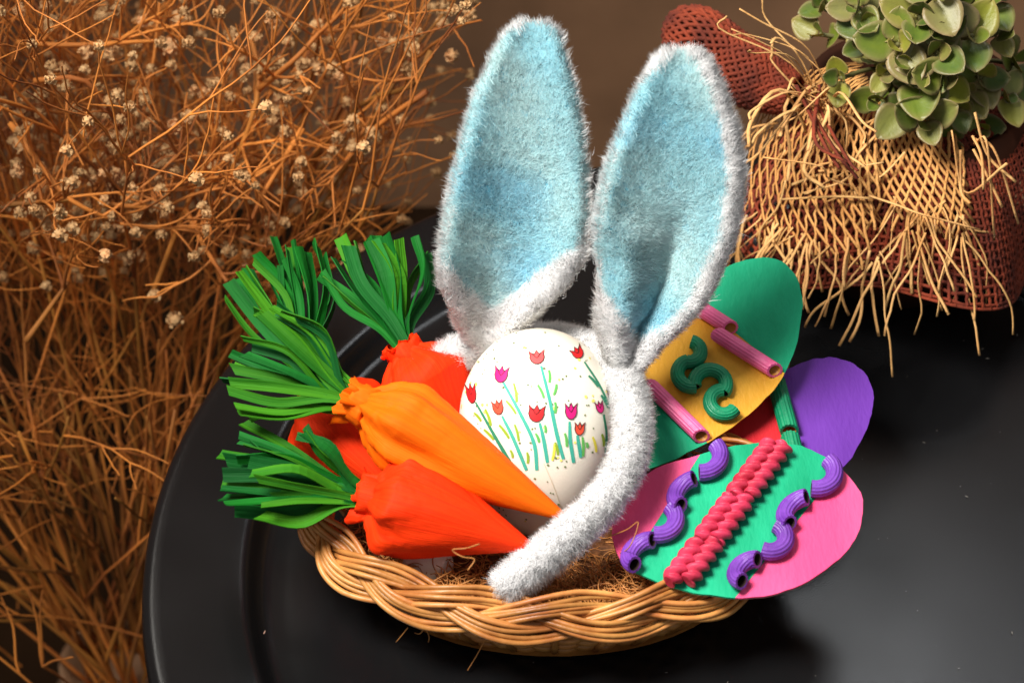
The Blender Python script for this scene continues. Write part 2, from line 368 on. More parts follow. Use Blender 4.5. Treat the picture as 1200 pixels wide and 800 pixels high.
while cnt < 420:
    s = rng.uniform(-.9, .96); a = rng.random() * 2 * math.pi
    n0 = EN1 * math.cos(a) + EN2 * math.sin(a); q = EC + EAX * EL * s + n0 * egg_r(s)
    n = nrm(q - EC - EAX * (s * EL) * .6); x1 = nrm(np.cross(n, EAX + .01)); y1 = np.cross(n, x1)
    k = rng.random(); rr = (.00046 if k < .68 else .0007) * (.7 + .6 * rng.random())
    aa6 = np.linspace(0, 2 * np.pi, 7, endpoint=False)
    t.add([q + n * .00022 + rr * (x1 * math.cos(z) * rng.uniform(.7, 1.4) + y1 * math.sin(z)) for z in aa6], [tuple(range(7))], 0 if k < .68 else 1); cnt += 1
stuff(t.build('painted_speckles', [M['dot'], M['doty']], egg))
stroke([epx(330, 500), epx(362, 575), epx(395, 665)], .8, .8, M['seam'], 'mould_seam')
q = PZ(597, 386, .1); q = on_egg(600, 392)[0] + U * .002
t = MB(); a = np.linspace(0, 2 * np.pi, 20, endpoint=False); q = EC + (597 - 633) / FPX * .956 * X + (507 - 383) / FPX * .956 * U
t.tube(q + .0026 * (np.cos(a)[:, None] * X + np.sin(a)[:, None] * U), .0007, 6, closed=True); t.build('hanging_ring', M['egg'], egg)

# small plain egg peeping out under the carrot
q = PZ(500, 662, .034)
pe = MB(); G = np.array([[q + np.array([.0125 * math.sin(b) * math.cos(a), .010 * math.sin(b) * math.sin(a), .010 * math.cos(b)]) for a in np.linspace(0, 6.283, 24, endpoint=False)] for b in np.linspace(.01, 3.13, 16)])
pe.grid(G, closed_v=True); tag(pe.build('plain_egg', M['egg'], None, True, tuple(q)), 'plain white egg peeping out beneath the lowest red carrot', 'egg')

# ------------------------------------------------------------------ fur
def fur(name, P, Nn, lay, cols, length, parent, width=.00014, tuft=7, spread=.0013, stiff=.55):
    """real tapered strands: P,Nn,lay,cols are arrays of tuft roots"""
    n = len(P); k = tuft
    t1 = nrm(np.cross(Nn, lay + 1e-4)); t2 = np.cross(Nn, t1)
    rt = np.repeat(P, k, 0); nn = np.repeat(Nn, k, 0); ly = np.repeat(lay, k, 0); cc = np.repeat(cols, k, 0)
    T1 = np.repeat(t1, k, 0); T2 = np.repeat(t2, k, 0); m = n * k
    o1 = rng.normal(0, 1, m)[:, None]; o2 = rng.normal(0, 1, m)[:, None]
    root = rt + spread * (T1 * o1 + T2 * o2) - nn * .0006
    ln = (np.repeat(rng.uniform(.75, 1.2, n), k) * rng.uniform(.7, 1.1, m) * length)[:, None]
    tdir = nrm(Nn * stiff + lay + rng.normal(0, .2, (n, 3))); td = np.repeat(tdir, k, 0) + rng.normal(0, .2, (m, 3))
    mid = root + nrm(nn * (stiff + .35) + ly * .6 + rng.normal(0, .12, (m, 3))) * ln * .5
    tip = rt + nn * .0 + spread * .8 * (T1 * o1 + T2 * o2) + nrm(td) * ln
    wv = nrm(np.cross(nn + rng.normal(0, .45, (m, 3)), tip - root)) * width
    V = np.stack([root - wv, root + wv, mid - wv * .85, mid + wv * .85, tip], 1).reshape(-1, 3)
    idx = np.arange(m)[:, None] * 5
    fnrm = np.cross(2 * wv, mid - root); flip = (fnrm * nn).sum(1) < 0; wv[flip] *= -1
    V = np.stack([root - wv, root + wv, mid - wv * .85, mid + wv * .85, tip], 1).reshape(-1, 3)
    tri = np.stack([idx + np.array([[0, 1, 3]]), idx + np.array([[0, 3, 2]]), idx + np.array([[2, 3, 4]])], 1).reshape(-1, 3)
    me = bpy.data.meshes.new(name); me.vertices.add(len(V)); me.vertices.foreach_set('co', V.ravel())
    me.loops.add(tri.size); me.loops.foreach_set('vertex_index', tri.ravel().astype(np.int32))
    me.polygons.add(len(tri)); me.polygons.foreach_set('loop_start', np.arange(0, tri.size, 3, dtype=np.int32))
    me.polygons.foreach_set('loop_total', np.full(len(tri), 3, dtype=np.int32))
    me.polygons.foreach_set('use_smooth', np.ones(len(tri), bool)); me.update(calc_edges=True)
    ca = me.color_attributes.new('col', 'FLOAT_COLOR', 'POINT')
    cj = cc * rng.uniform(.9, 1.08, (m, 1)); C4 = np.c_[np.clip(np.repeat(cj, 5, 0), 0, .95), np.ones(m * 5)]
    ca.data.foreach_set('color', C4.ravel())
    tdn = nrm(tip - root); sn = nrm(nn * 1.0 + nrm(nn - (nn * tdn).sum(1, keepdims=True) * tdn) * .6 + rng.normal(0, .12, (m, 3)))
    me.normals_split_custom_set_from_vertices(np.repeat(sn, 5, 0).tolist())
    loc = world_loc(parent) * 0
    o = bpy.data.objects.new(name, me); COL.objects.link(o); me.materials.append(M['fur'])
    o.parent = parent; o.location = -world_loc(parent); return stuff(o)
def sample(V, tris, n):
    A, B, Cc = V[tris[:, 0]], V[tris[:, 1]], V[tris[:, 2]]
    ar = np.linalg.norm(np.cross(B - A, Cc - A), axis=1); i = rng.choice(len(tris), n, p=ar / ar.sum())
    r1 = np.sqrt(rng.random(n))[:, None]; r2 = rng.random(n)[:, None]; w = (1 - r1, r1 * (1 - r2), r1 * r2)
    return i, w
def vnormals(V, tris):
    fn = np.cross(V[tris[:, 1]] - V[tris[:, 0]], V[tris[:, 2]] - V[tris[:, 0]]); N = np.zeros_like(V)
    for k in range(3): np.add.at(N, tris[:, k], fn)
    return nrm(N)
def quads2tris(fs): return np.array([t for f in fs for t in ([f[:3]] if len(f) == 3 else [(f[0], f[1], f[2]), (f[0], f[2], f[3])])])
def noise3(P, s, seed=0):
    r = np.random.default_rng(seed); out = np.zeros(len(P))
    for k in range(5):
        d = nrm(r.normal(0, 1, 3)); out += np.sin(P @ d * s * (1 + .6 * k) + r.uniform(0, 6.28)) / (1 + .4 * k)
    return out / 2.2

band_root = PZ(592, 690, .03)
ears = thing('bunny_ear_headband', 'plush white bunny ear headband with pale blue ear linings in basket', 'headband', tuple(band_root))
WHITE = np.array(S(252, 251, 251)[:3])
# headband tube
bp = [(588, 690, .048), (612, 672, .054), (652, 640, .064), (692, 604, .072), (722, 566, .080), (739, 525, .086), (741, 482, .090), (727, 442, .090), (700, 414, .088), (660, 402, .082), (610, 402, .080), (560, 408, .082), (520, 424, .082), (488, 452, .074), (470, 490, .06), (465, 530, .045)]
bpath = spline([PZ(*p) for p in bp], 90)
t = MB(); br = np.full(90, .0068); br[0] = .0035; br[1] = .0058; br[-1] = .003
t.tube(bpath, br, 14); bandmesh_v = np.vstack(t.v); bandmesh_f = [f for f in t.f if len(f) == 4]
band = t.build('band', M['plushw'], ears)
# keep the band outwards-facing
tr = quads2tris(bandmesh_f); i, wt = sample(bandmesh_v, tr, 8000)
Pp = sum(bandmesh_v[tr[i, k]] * wt[k] for k in range(3))
ci = np.array([np.argmin(((bpath - p) ** 2).sum(1)) for p in Pp]); bt = nrm(np.gradient(bpath, axis=0))
Nn = nrm(Pp - bpath[ci]); endk = (ci < 2)[:, None]
Nn = nrm(Nn - endk * bt[ci] * .8)
fur('band_fur', Pp, Nn, nrm(-bt[ci] * .5 + rng.normal(0, .5, Pp.shape)), np.tile(WHITE, (len(Pp), 1)), .0050, band, tuft=18)

def make_ear(rows, tip_uv, blue, base_uvz, lean, cup, fold, label, shrink):
    p0 = PZ(*base_uvz); ax = np.array([0, math.sin(lean), math.cos(lean)]); n = np.array([0, -math.cos(lean), math.sin(lean)])
    rows = np.array(rows, float)
    vv = np.concatenate([[tip_uv[1]], rows[:, 0]]); lu = np.concatenate([[tip_uv[0] - 4], rows[:, 1]]); ru = np.concatenate([[tip_uv[0] + 4], rows[:, 2]])
    nv = 54; ns = 33
    ts = np.linspace(0, 1, nv) ** 1.15; vs = vv[0] + shrink * .8 + (vv[-1] - vv[0] - shrink * .8) * ts
    L_ = np.interp(vs, vv, lu) + shrink * np.clip(ts * 12, .4, 1); R_ = np.interp(vs, vv, ru) - shrink * np.clip(ts * 12, .4, 1)
    k = np.array([.2, .6, .2]); 
    for _ in range(2):
        L_[1:-1] = .25 * L_[:-2] + .5 * L_[1:-1] + .25 * L_[2:]; R_[1:-1] = .25 * R_[:-2] + .5 * R_[1:-1] + .25 * R_[2:]
    sx = np.sin(np.linspace(-math.pi / 2, math.pi / 2, ns))
    Fr = np.zeros((nv, ns, 3)); Bk = np.zeros((nv, ns, 3))
    for a in range(nv):
        hw = (R_[a] - L_[a]) / 2 / 2480
        for b in range(ns):
            s = sx[b]; u = (L_[a] + R_[a]) / 2 + s * (R_[a] - L_[a]) / 2
            P = PPL(u, vs[a], p0, n)
            low = max(0, (ts[a] - .45) / .55)
            d = cup * (s * s) * (hw / .035) + fold(s, low) * (hw / .035)
            th = .0052 * math.sqrt(max(0, 1 - s * s)) * min(1, .35 + ts[a] * 6) 
            roll = -.004 * max(0, abs(s) - .88) / .12
            Fr[a, b] = P + n * (d + th * .6 + roll); Bk[a, b] = P + n * (d - th * 1.0 + roll * .2)
    ring = np.concatenate([Fr, Bk[:, -2:0:-1]], 1)
    t = MB(); t.grid(ring, closed_v=True)
    V = np.vstack(t.v); tr = quads2tris(t.f); vn = vnormals(V, tr)
    # orientation: front normals must look along n
    if (vn.reshape(nv, -1, 3)[nv // 2, ns // 2] @ n) < 0: vn = -vn
    me_o = t.build('ear', M['plushw'], ears); me_o['label'] = label
    isfront = np.zeros((nv, ring.shape[1]), bool); isfront[:, 1:ns - 1] = True; isfront = isfront.ravel()
    i, wt = sample(V, tr, 17000)
    Pp = sum(V[tr[i, k]] * wt[k] for k in range(3)); Nn = nrm(sum(vn[tr[i, k]] * wt[k] for k in range(3)))
    frt = isfront[tr[i]].all(1); uu, vv2 = proj(Pp)
    isb = frt & inpoly(uu, vv2, blue)
    ctr = PPL(*base_uvz[:2], p0, n); outw = nrm(Pp - (Pp @ X)[:, None] * 0 - (ctr + ax * .08))
    q = noise3(Pp, 120, 3)[:, None]; q2 = noise3(Pp, 160, 5)[:, None]
    lay = nrm(ax * .8 + X * (q * .8) + outw * .5 + n * q2 * .15)
    b1 = np.array(S(200, 239, 246)[:3]); b2 = np.array(S(220, 243, 244)[:3]); b3 = np.array(S(178, 230, 245)[:3])
    m1 = np.clip(.5 + noise3(Pp, 90, 8) * .6, 0, 1)[:, None]; m2 = np.clip(noise3(Pp, 70, 9) - .1, 0, 1)[:, None]
    blu = (b1 * m1 + b2 * (1 - m1)) * (1 - m2 * .7) + b3 * m2 * .7
    col = np.where(isb[:, None], blu, WHITE)
    # lining backing, a hair's breadth in front of the white shell
    g = np.argwhere(inpoly(*proj(Fr.reshape(-1, 3)), blue).reshape(nv, ns))
    keep = np.zeros((nv, ns), bool); keep[g[:, 0], g[:, 1]] = True
    t2 = MB(); fs = [(a * ns + b, a * ns + b + 1, (a + 1) * ns + b + 1, (a + 1) * ns + b) for a in range(nv - 1) for b in range(ns - 1) if keep[a, b] and keep[a + 1, b + 1] and keep[a + 1, b] and keep[a, b + 1]]
    t2.add(Fr.reshape(-1, 3) + n * .0006, fs); t2.build('lining', M['plushb'], me_o)
    fur('blue_fur', Pp[isb], Nn[isb], lay[isb], col[isb], .0044, me_o, tuft=15, stiff=.6)
    fur('white_fur', Pp[~isb], Nn[~isb], lay[~isb], col[~isb], .0056, me_o, tuft=14, stiff=.8)
    return me_o

earL = [(40, 595, 655), (70, 570, 668), (110, 553, 678), (150, 541, 686), (200, 528, 692), (250, 518, 693), (300, 512, 687), (330, 513, 668), (350, 520, 645), (370, 530, 620), (390, 543, 602), (412, 550, 594)]
blueL = [(628, 30), (600, 42), (572, 75), (548, 130), (530, 200), (520, 260), (517, 300), (535, 330), (558, 356), (573, 362), (600, 346), (640, 320), (672, 292), (686, 268), (690, 220), (686, 160), (676, 110), (660, 60), (645, 38)]
earR = [(60, 785, 815), (75, 765, 832), (110, 742, 852), (150, 722, 866), (190, 707, 873), (230, 697, 873), (270, 693, 865), (310, 695, 851), (340, 697, 834), (370, 697, 810), (395, 697, 784), (420, 703, 760), (438, 715, 748)]
blueR = [(800, 62), (775, 78), (745, 118), (722, 160), (706, 200), (698, 250), (697, 290), (706, 330), (720, 365), (735, 395), (752, 400), (775, 388), (805, 355), (830, 312), (843, 275), (849, 230), (850, 190), (844, 150), (832, 110), (817, 80)]
def foldL(s, low): return .020 * low * max(0, abs(s + .05) - .25) ** 1.0
def foldR(s, low): return .016 * low * (math.exp(-((s + .55) / .28) ** 2) - 1.1 * math.exp(-((s - .12) / .22) ** 2)) + .014 * low * max(0, s - .35)
make_ear(earL, (626, 26), blueL, (570, 408, .086), R(24), .010, foldL, 'left upright ear with broad flat blue lining', 8)
make_ear(earR, (800, 58), blueR, (728, 432, .092), R(24), .009, foldR, 'right upright ear with creased blue lining', 8)

# ------------------------------------------------------------------ paper carrots
def grain(o, co):
    at = o.data.attributes.new('grain', 'FLOAT_VECTOR', 'POINT'); at.data.foreach_set('vector', np.asarray(co, float).ravel())
def carrot(name_label, neck, tip, rmax, material, leafmats, ends, seed, wide=.24, width=.0062, crumple=1.0):
    r = np.random.default_rng(seed)
    a = PZ(*neck); b = PZ(*tip); ax = nrm(b - a); Ln = np.linalg.norm(b - a)
    root = thing('paper_carrot', name_label, 'paper carrot', tuple(a), 'crepe paper carrots in the basket')
    e1 = nrm(np.cross(ax, zed)); e2 = np.cross(ax, e1)
    ts = np.concatenate([[-.085, -.06, -.035, -.015], np.linspace(0, 1, 80) ** 1.15]); th = np.linspace(0, 2 * np.pi, 110, endpoint=False)
    def prof(t):
        if t < 0: return .0078 + .0022 * (-t / .085)
        if t < wide:
            x = t / wide; return .0078 + (rmax - .0078) * math.sin(x * math.pi / 2) ** .9
        x = (t - wide) / (1 - wide); return rmax * (1 - x) ** .92 * (1 + .10 * math.sin(math.pi * x)) + .0012 * (x)
    ks = r.integers(2, 10, 12); ph = r.uniform(0, 6.28, 12); am = r.uniform(.4, 1, 12); tw = r.normal(0, 5, 12)
    lk = r.integers(1, 5, 6); lp = r.uniform(0, 6.28, 6)
    G = np.zeros((len(ts), len(th), 3))
    for i, t in enumerate(ts):
        base = prof(t); tp = max(t, 0)
        amp = .30 * crumple ** .5 * math.exp(-(tp / (.15 * crumple))) * (1 if t >= 0 else 1.0) + .05 * (1 - tp) ** .7
        w_ = sum(am[k] * np.cos(ks[k] * th + ph[k] + tw[k] * t) for k in range(12)) / 3.2
        w_ = w_ - .45 * np.abs(np.sin(3.5 * th + ph[0] + 3 * t + .6 * np.sin(2 * th + ph[7]))) * math.exp(-tp / (.16 * crumple))
        w2 = sum(np.cos(lk[k] * th + lp[k] + (k + 2) * 2.2 * t) for k in range(6)) / 6
        rr = base * (1 + amp * w_ + .09 * w2 * (1 - tp) - .03 * np.exp(-(((th - 1.2 - lp[0] - 2.2 * tp + np.pi) % (2 * np.pi) - np.pi) / .10) ** 2) * min(1, tp * 4))
        if t < 0: rr = rr * (1 + .2 * np.sin(9 * th + ph[1]) * (-t / .085))
        sh = ax * (t * Ln) + e1 * (.004 * math.sin(2.4 * t + ph[2]) * t * (1 - tp)) 
        if t < -.05: jit = (.0012 * np.sin(7 * th + ph[8]) + r.normal(0, .0004, len(th)))[:, None] * ax
        else: jit = 0
        G[i] = a + sh + jit + rr[:, None] * (e1 * np.cos(th)[:, None] + e2 * np.sin(th)[:, None])
    # irregular paper crumples, strongest by the neck
    ctr_ = a + ax * (ts * Ln)[:, None]; od = nrm(G - ctr_[:, None]); flatp = G.reshape(-1, 3)
    n1 = noise3(flatp, 170, seed).reshape(G.shape[:2]); n2 = noise3(flatp, 330, seed + 50).reshape(G.shape[:2])
    dec = (.06 + np.exp(-np.maximum(ts, 0) / .17))[:, None] * np.clip(1 - ts, 0, 1)[:, None] ** .5
    G = G + od * ((-.0016 * np.clip(1 - np.abs(n1) * 3.2, 0, 1) - .0010 * np.clip(1 - np.abs(n2) * 3.0, 0, 1) + .0008 * n1) * dec * crumple)[..., None]
    t_ = MB(); t_.grid(G, closed_v=True); t_.add(G[-1], [tuple(range(len(th)))])
    body = t_.build('body', material, root)
    grain(body, [(math.cos(q) * .02 * 1.0 + .02 * q, t * Ln, .0) for t in ts for q in th] + [(.02 * q, Ln, 0) for q in th])
    # wrapped paper collar
    t_ = MB(); an = np.linspace(0, 2 * np.pi, 60, endpoint=False); rows_ = []
    cl = (-.0052, -.0050, -.0030, 0, .0030, .0046, .0048)
    for k, z_ in enumerate(cl):
        pr = (.0072, .0092, .0098, .0096, .0100, .0094, .0074)[k] + .0007 * np.sin(3 * an + ph[3] + z_ * 300) + .0005 * np.sin(8 * an + ph[4] + z_ * 700) - .0006 * np.abs(np.sin(4.5 * an + ph[5] - z_ * 500))
        rows_.append(a + ax * z_ + (ax * (.0016 * np.sin(an + ph[5]) + .0006 * np.sin(5 * an + ph[6]))[:, None]) + pr[:, None] * (e1 * np.cos(an)[:, None] + e2 * np.sin(an)[:, None]))
    t_.grid(np.array(rows_), closed_v=True); o_ = t_.build('collar', material, root)
    grain(o_, [(.02 * q, z_, .01) for z_ in cl for q in an])
    # leaf strips
    for k, e in enumerate(ends):
        u_, v_, dz = e[:3]; bend = e[3] if len(e) > 3 else 0
        an = r.uniform(0, 6.28); st = a + (e1 * math.cos(an) + e2 * math.sin(an)) * .0045 * r.random() + ax * .004
        en = PZ(u_, v_, a[2] + dz)
        d = en - st; ln = np.linalg.norm(d); mid = st + d * .5
        side = nrm(np.cross(d, -F))
        p1 = st + d * .26 - ax * ln * .07; p2 = mid + d * .16 + side * (bend * .006 + r.normal(0, .0012)) + zed * r.uniform(.0, .004)
        n = 18; P = spline([st, p1, p2, en], n); slant = r.normal(0, .0010); crs = r.uniform(0, 5)
        tw_ = r.normal(0, .5); wd = width * r.uniform(.42, .95)
        T = nrm(np.gradient(P, axis=0)); V = []
        for i in range(n):
            f_ = i / (n - 1); view = nrm(CAM - P[i]); s0 = nrm(np.cross(T[i], nrm(view + .5 * zed))); n0 = np.cross(s0, T[i])
            ang = tw_ * (1 + f_) + r.normal(0, .02); sd = s0 * math.cos(ang) + n0 * math.sin(ang); nn = np.cross(sd, T[i])
            hw = wd / 2 * (.62 + .38 * min(1, f_ * 2.2)); cu = .00025
            for (q, h) in ((-1, cu), (0, 0), (1, cu), (1, cu - .0003), (0, -.0003), (-1, cu - .0003)): V.append(P[i] + sd * hw * q + nn * (h * (1 + f_) + .00022 * math.sin(f_ * 9 + crs) * q) + T[i] * (slant * q if i == n - 1 else 0))
        t_ = MB(); t_.grid(np.array(V).reshape(n, 6, 3), closed_v=True); t_.add(V[-6:], [(0, 1, 2, 3, 4, 5)])
        o_ = t_.build('leaf_strip', leafmats[0] if r.random() < (e[4] if len(e) > 4 else .5) else leafmats[1], root, False)
        grain(o_, [(q * .004 + k * .03, i * ln / n, 0) for i in range(n) for q in (-1, 0, 1, 1, 0, -1)] + [(q * .004, 0, 0) for q in (-1, 0, 1, 1, 0, -1)])
    return root
LM = (M['leafA'], M['leafB'])
def fan(seed, items, extra, jit=9):
    r = np.random.default_rng(seed); out = list(items)
    for k in range(extra):
        a = items[r.integers(len(items))]; out.append((a[0] + r.normal(0, jit), a[1] + r.normal(0, jit), a[2] - abs(r.normal(.006, .006)), r.normal(0, .6), .3))
    return out
carrot('red orange paper carrot standing behind the others, leaves straight up', (474, 412, .082), (545, 520, .050), .0235, M['redorange'], LM,
       fan(1, [(378, 318, .02, -.6, .1), (390, 302, .025, -.4, .1), (408, 288, .03, -.2, .1), (417, 284, .028, 0, .5), (436, 281, .034, .1, .2), (452, 275, .03, 0, .1), (467, 280, .03, .2, .7), (486, 277, .036, .2, .1), (499, 297, .024, .5, .8)], 10), 11, .34, .0082)
carrot('red orange paper carrot half buried under the orange one', (372, 462, .062), (478, 590, .050), .0250, M['redorange'], LM,
       fan(2, [(264, 350, .02, -.4, .5), (268, 330, .02, -.3, .5), (280, 318, .025, -.3, .3), (297, 306, .028, .9, .2), (312, 318, .02, .3, .2), (336, 291, .03, 0, .1), (350, 289, .03, 0, .1), (372, 288, .03, .5, .1), (380, 300, .025, .7, .1)], 11), 12, .28, .0072)
carrot('light orange paper carrot lying across the painted egg', (426, 474, .094), (664, 607, .066), .0210, M['orange'], LM,
       fan(3, [(272, 432, .012, .2, .3), (269, 448, .012, 0, .3), (276, 476, .006, -.6, .8), (280, 484, .002, -.8, .8), (286, 415, .02, .2, .3), (284, 396, .022, .3, .6), (302, 366, .03, .3, .9), (318, 360, .03, .3, .4), (330, 364, .035, 1.2, .9), (345, 372, .03, .9, .5)], 11), 13, .22, .0076)
carrot('red orange paper carrot with crumpled neck resting on the braided rim', (436, 583, .070), (626, 642, .062), .0230, M['redorange'], LM,
       fan(4, [(264, 538, .008, .1, .5), (261, 556, .01, 0, .4), (259, 572, .006, 0, .4), (264, 590, .004, -.1, .2), (280, 510, .016, .2, .3), (288, 522, .018, .2, .7), (300, 560, .02, 0, .3), (306, 592, .008, -.1, .1), (292, 540, .018, .1, .4), (275, 598, -.004, -.2, .5), (358, 504, .03, -.8, .9)], 14, 7), 14, .17, .0070, crumple=1.25)
# the one strip that sticks up from the lowest carrot
# ------------------------------------------------------------------ egg shaped cards and pasta
def frame_of(p0, n): n = nrm(n); ex = nrm(np.cross(np.array([0, 1, 0]), n)); return ex, np.cross(n, ex), n
def clip(poly, a, b, side):
    """keep the part of a 2-D polygon on one side of line a-b"""
    a = np.array(a); b = np.array(b); d = b - a; f_ = lambda p: side * (d[0] * (p[1] - a[1]) - d[1] * (p[0] - a[0])); out = []
    for i in range(len(poly)):
        p, q = np.array(poly[i]), np.array(poly[(i + 1) % len(poly)]); fp, fq = f_(p), f_(q)
        if fp >= 0: out.append(p)
        if (fp > 0) != (fq > 0) and abs(fp - fq) > 1e-12: out.append(p + (q - p) * fp / (fp - fq))
    return out
class Card:
    def __init__(s, label, outline, at, n, bands, bow=0):
        s.p0 = PZ(*at); s.n = nrm(n); s.root = thing('egg_card', label, 'egg card', tuple(s.p0), 'painted paper egg cards in the basket')
        O = spline(outline, 96, True); TH = .0013; O = O + rng.normal(0, .22, O.shape) + np.c_[np.sin(np.arange(96) * .9), np.cos(np.arange(96) * 1.3)] * .35
        P = np.array([PPL(u, v, s.p0, s.n) for u, v in O]); m = len(P)
        t = MB(); t.add(np.vstack([P - s.n * TH, P]), [tuple(range(m))[::-1], tuple(range(m, 2 * m))] + [(i, (i + 1) % m, m + (i + 1) % m, m + i) for i in range(m)])
        t.build('card', M['board'], s.root, False)
        for lines, mm, nm in bands:
            poly = [tuple(p) for p in O]
            for a, b, sd in lines: poly = clip(poly, a, b, sd)
            Q = np.array([PPL(u, v, s.p0, s.n) for u, v in poly]); k = len(Q); cen = Q.mean(0)
            Q = cen + (Q - cen) * 1.004
            t = MB(); t.add(np.vstack([Q + s.n * .0003, Q - s.n * .0009]), [tuple(range(k))] + [(i, k + i, k + (i + 1) % k, (i + 1) % k) for i in range(k)]); o_ = t.build(nm, M[mm], s.root, False)
    def at(s, u, v, h=0):
        # the point whose foot on the card lies h below it, seen at (u,v)
        return PPL(u, v, s.p0 + s.n * (h + .0003), s.n)
RIB = 1 + .055 * np.cos(np.arange(60) * 2 * np.pi / 60 * 15)
def pasta_tube(path, rad, up, material, cut=0.0, cutdir=None, parent=None, name='elbow_macaroni', ribs=True):
    P = np.asarray(path); t = MB(); n = len(P)
    T = nrm(np.gradient(P, axis=0)); N = np.tile(up, (n, 1)); N = nrm(N - (N * T).sum(1, keepdims=True) * T); B = np.cross(T, N)
    th = np.linspace(0, 2 * np.pi, 60, endpoint=False); rb = RIB if ribs else np.ones(60)
    def ringset(rr, rbb):
        V = P[:, None] + rr * (N[:, None] * (np.cos(th) * rbb)[None, :, None] + B[:, None] * (np.sin(th) * rbb)[None, :, None])
        if cut:
            for i in (0, n - 1):
                k = ((V[i] - P[i]) @ cutdir); V[i] = V[i] + T[i] * (k * cut)[:, None]
        return V
    Vo = ringset(rad, rb); Vi = ringset(rad * .72, np.ones(60))
    t.grid(Vo, closed_v=True); nv = n * 60
    t.grid(Vi[:, ::-1], closed_v=True, mi=1)
    for i in (0, n - 1):
        o_ = Vo[i]; q = Vi[i]; rim = np.stack([o_, q], 0); t.grid(rim if i else rim[::-1], closed_v=True)
    o = t.build(name, [material, M['raw'] if name == 'penne' else M['dark']], parent, True); return o
def arc3(a, b, c, n=16):
    """circle arc through three points"""
    u = b - a; v = c - a; w_ = np.cross(u, v); k = (np.cross(w_, u) * np.dot(v, v) + np.cross(v, w_) * np.dot(u, u)) / (2 * np.dot(w_, w_))
    o = a + k; ra = np.linalg.norm(k); x = nrm(a - o); zz = nrm(w_); y = np.cross(zz, x)
    ang = lambda p: math.atan2((p - o) @ y, (p - o) @ x) % (2 * math.pi)
    an = np.linspace(0, ang(c), n); return o + ra * (np.cos(an)[:, None] * x + np.sin(an)[:, None] * y)
def elbow(card, p, rad, material, up=0.0):
    a, b, c = (card.at(*q, h=rad * .95 + (up if k != 1 else 0)) for k, q in enumerate(p))
    A_ = arc3(a, b, c, 31)[2:-2] if rad > .0038 else arc3(a, b, c, 31)
    pasta_tube(A_[::2], rad, card.n, material, parent=card.root)
def penne(card, a, b, rad, material, sgn=1):
    A_, B_ = card.at(*a, h=rad * .97), card.at(*b, h=rad * .97); ax = nrm(B_ - A_); sd = nrm(np.cross(card.n, ax))
    pasta_tube(A_ + (B_ - A_) * np.linspace(0, 1, 6)[:, None], rad, card.n, material, .75 * sgn, nrm(sd * .6 - card.n * .8), card.root, 'penne')
def fusilli(card, a, b, rad, material, ph):
    A_, B_ = card.at(*a, h=rad * .92), card.at(*b, h=rad * .92); ax = nrm(B_ - A_); L_ = np.linalg.norm(B_ - A_); e1 = card.n; e2 = np.cross(ax, e1)
    n = 70; th = np.linspace(0, 2 * np.pi, 40, endpoint=False); V = np.zeros((n, 40, 3)); pitch = .0118
    for i in range(n):
        z = L_ * i / (n - 1); q = 2 * (th - 2 * math.pi * z / pitch - ph)
        rr = rad * (.5 + .5 * (0.5 + .5 * np.cos(q)) ** .62)
        endk = min(1, .75 + 8 * min(i, n - 1 - i) / n); rr = rr * endk
        V[i] = A_ + ax * z + rr[:, None] * (e1 * np.cos(th)[:, None] + e2 * np.sin(th)[:, None])
    t = MB(); t.grid(V, closed_v=True); t.add(V[0], [tuple(range(40))]); t.add(V[-1], [tuple(range(40))]); t.build('fusilli', material, card.root)

tl = lambda d, x=0: np.array([math.sin(R(x)), -math.sin(R(d)), math.cos(R(d))])
c2 = Card('purple and red egg card with green penne, beneath the other cards',
          [(925, 432), (950, 422), (980, 420), (1005, 430), (1020, 450), (1023, 475), (1012, 510), (990, 545), (950, 572), (900, 578), (862, 560), (842, 530), (846, 496), (866, 466), (895, 446)], (930, 490, .046), tl(9),
          [([((906, 440), (938, 560), 1)], 'pred', 'red_panel'), ([((906, 440), (938, 560), -1)], 'ppurple', 'purple_panel')])
c1 = Card('green and gold egg card with pink penne and green macaroni squiggle',
          [(764, 548), (735, 548), (722, 525), (728, 480), (750, 420), (790, 360), (835, 322), (870, 306), (905, 303), (928, 317), (938, 340), (940, 362), (934, 400), (919, 438), (899, 465), (870, 491), (838, 513), (800, 533)], (850, 430, .068), tl(22),
          [([((820, 356), (918, 436), -1)], 'pgreen', 'green_tip'), ([((820, 356), (918, 436), 1), ((760, 455), (828, 518), -1)], 'pgold', 'gold_panel'), ([((760, 455), (828, 518), 1)], 'pgreen', 'green_base')])
c3 = Card('pink and green egg card with purple macaroni rows and crimson fusilli',
          [(717, 622), (724, 648), (737, 665), (775, 683), (815, 694), (861, 700), (901, 697), (944, 682), (987, 651), (1005, 625), (1011, 596), (1006, 573), (982, 546), (959, 532), (930, 521), (890, 519), (847, 526), (821, 533), (763, 552), (730, 588)], (865, 610, .058), tl(10),
          [([((826, 524), (733, 668), 1)], 'ppink', 'pink_end'), ([((826, 524), (733, 668), -1), ((985, 548), (860, 702), 1)], 'pgreen', 'green_panel'), ([((985, 548), (860, 702), -1)], 'ppink', 'pink_end')])
for p in (((835, 518), (843, 541), (815, 553)), ((817, 560), (794, 574), (801, 592)), ((781, 591), (792, 611), (761, 625)), ((768, 633), (740, 645), (747, 662)),
          ((966, 536), (977, 560), (946, 571)), ((949, 582), (921, 598), (929, 614)), ((905, 613), (921, 631), (889, 642)), ((891, 656), (863, 668), (873, 681))):
    elbow(c3, p, .00385, M['mac'], .0042 if p[1][0] < p[0][0] else 0)
def lerp(a, b, t): return (a[0] + (b[0] - a[0]) * t, a[1] + (b[1] - a[1]) * t)
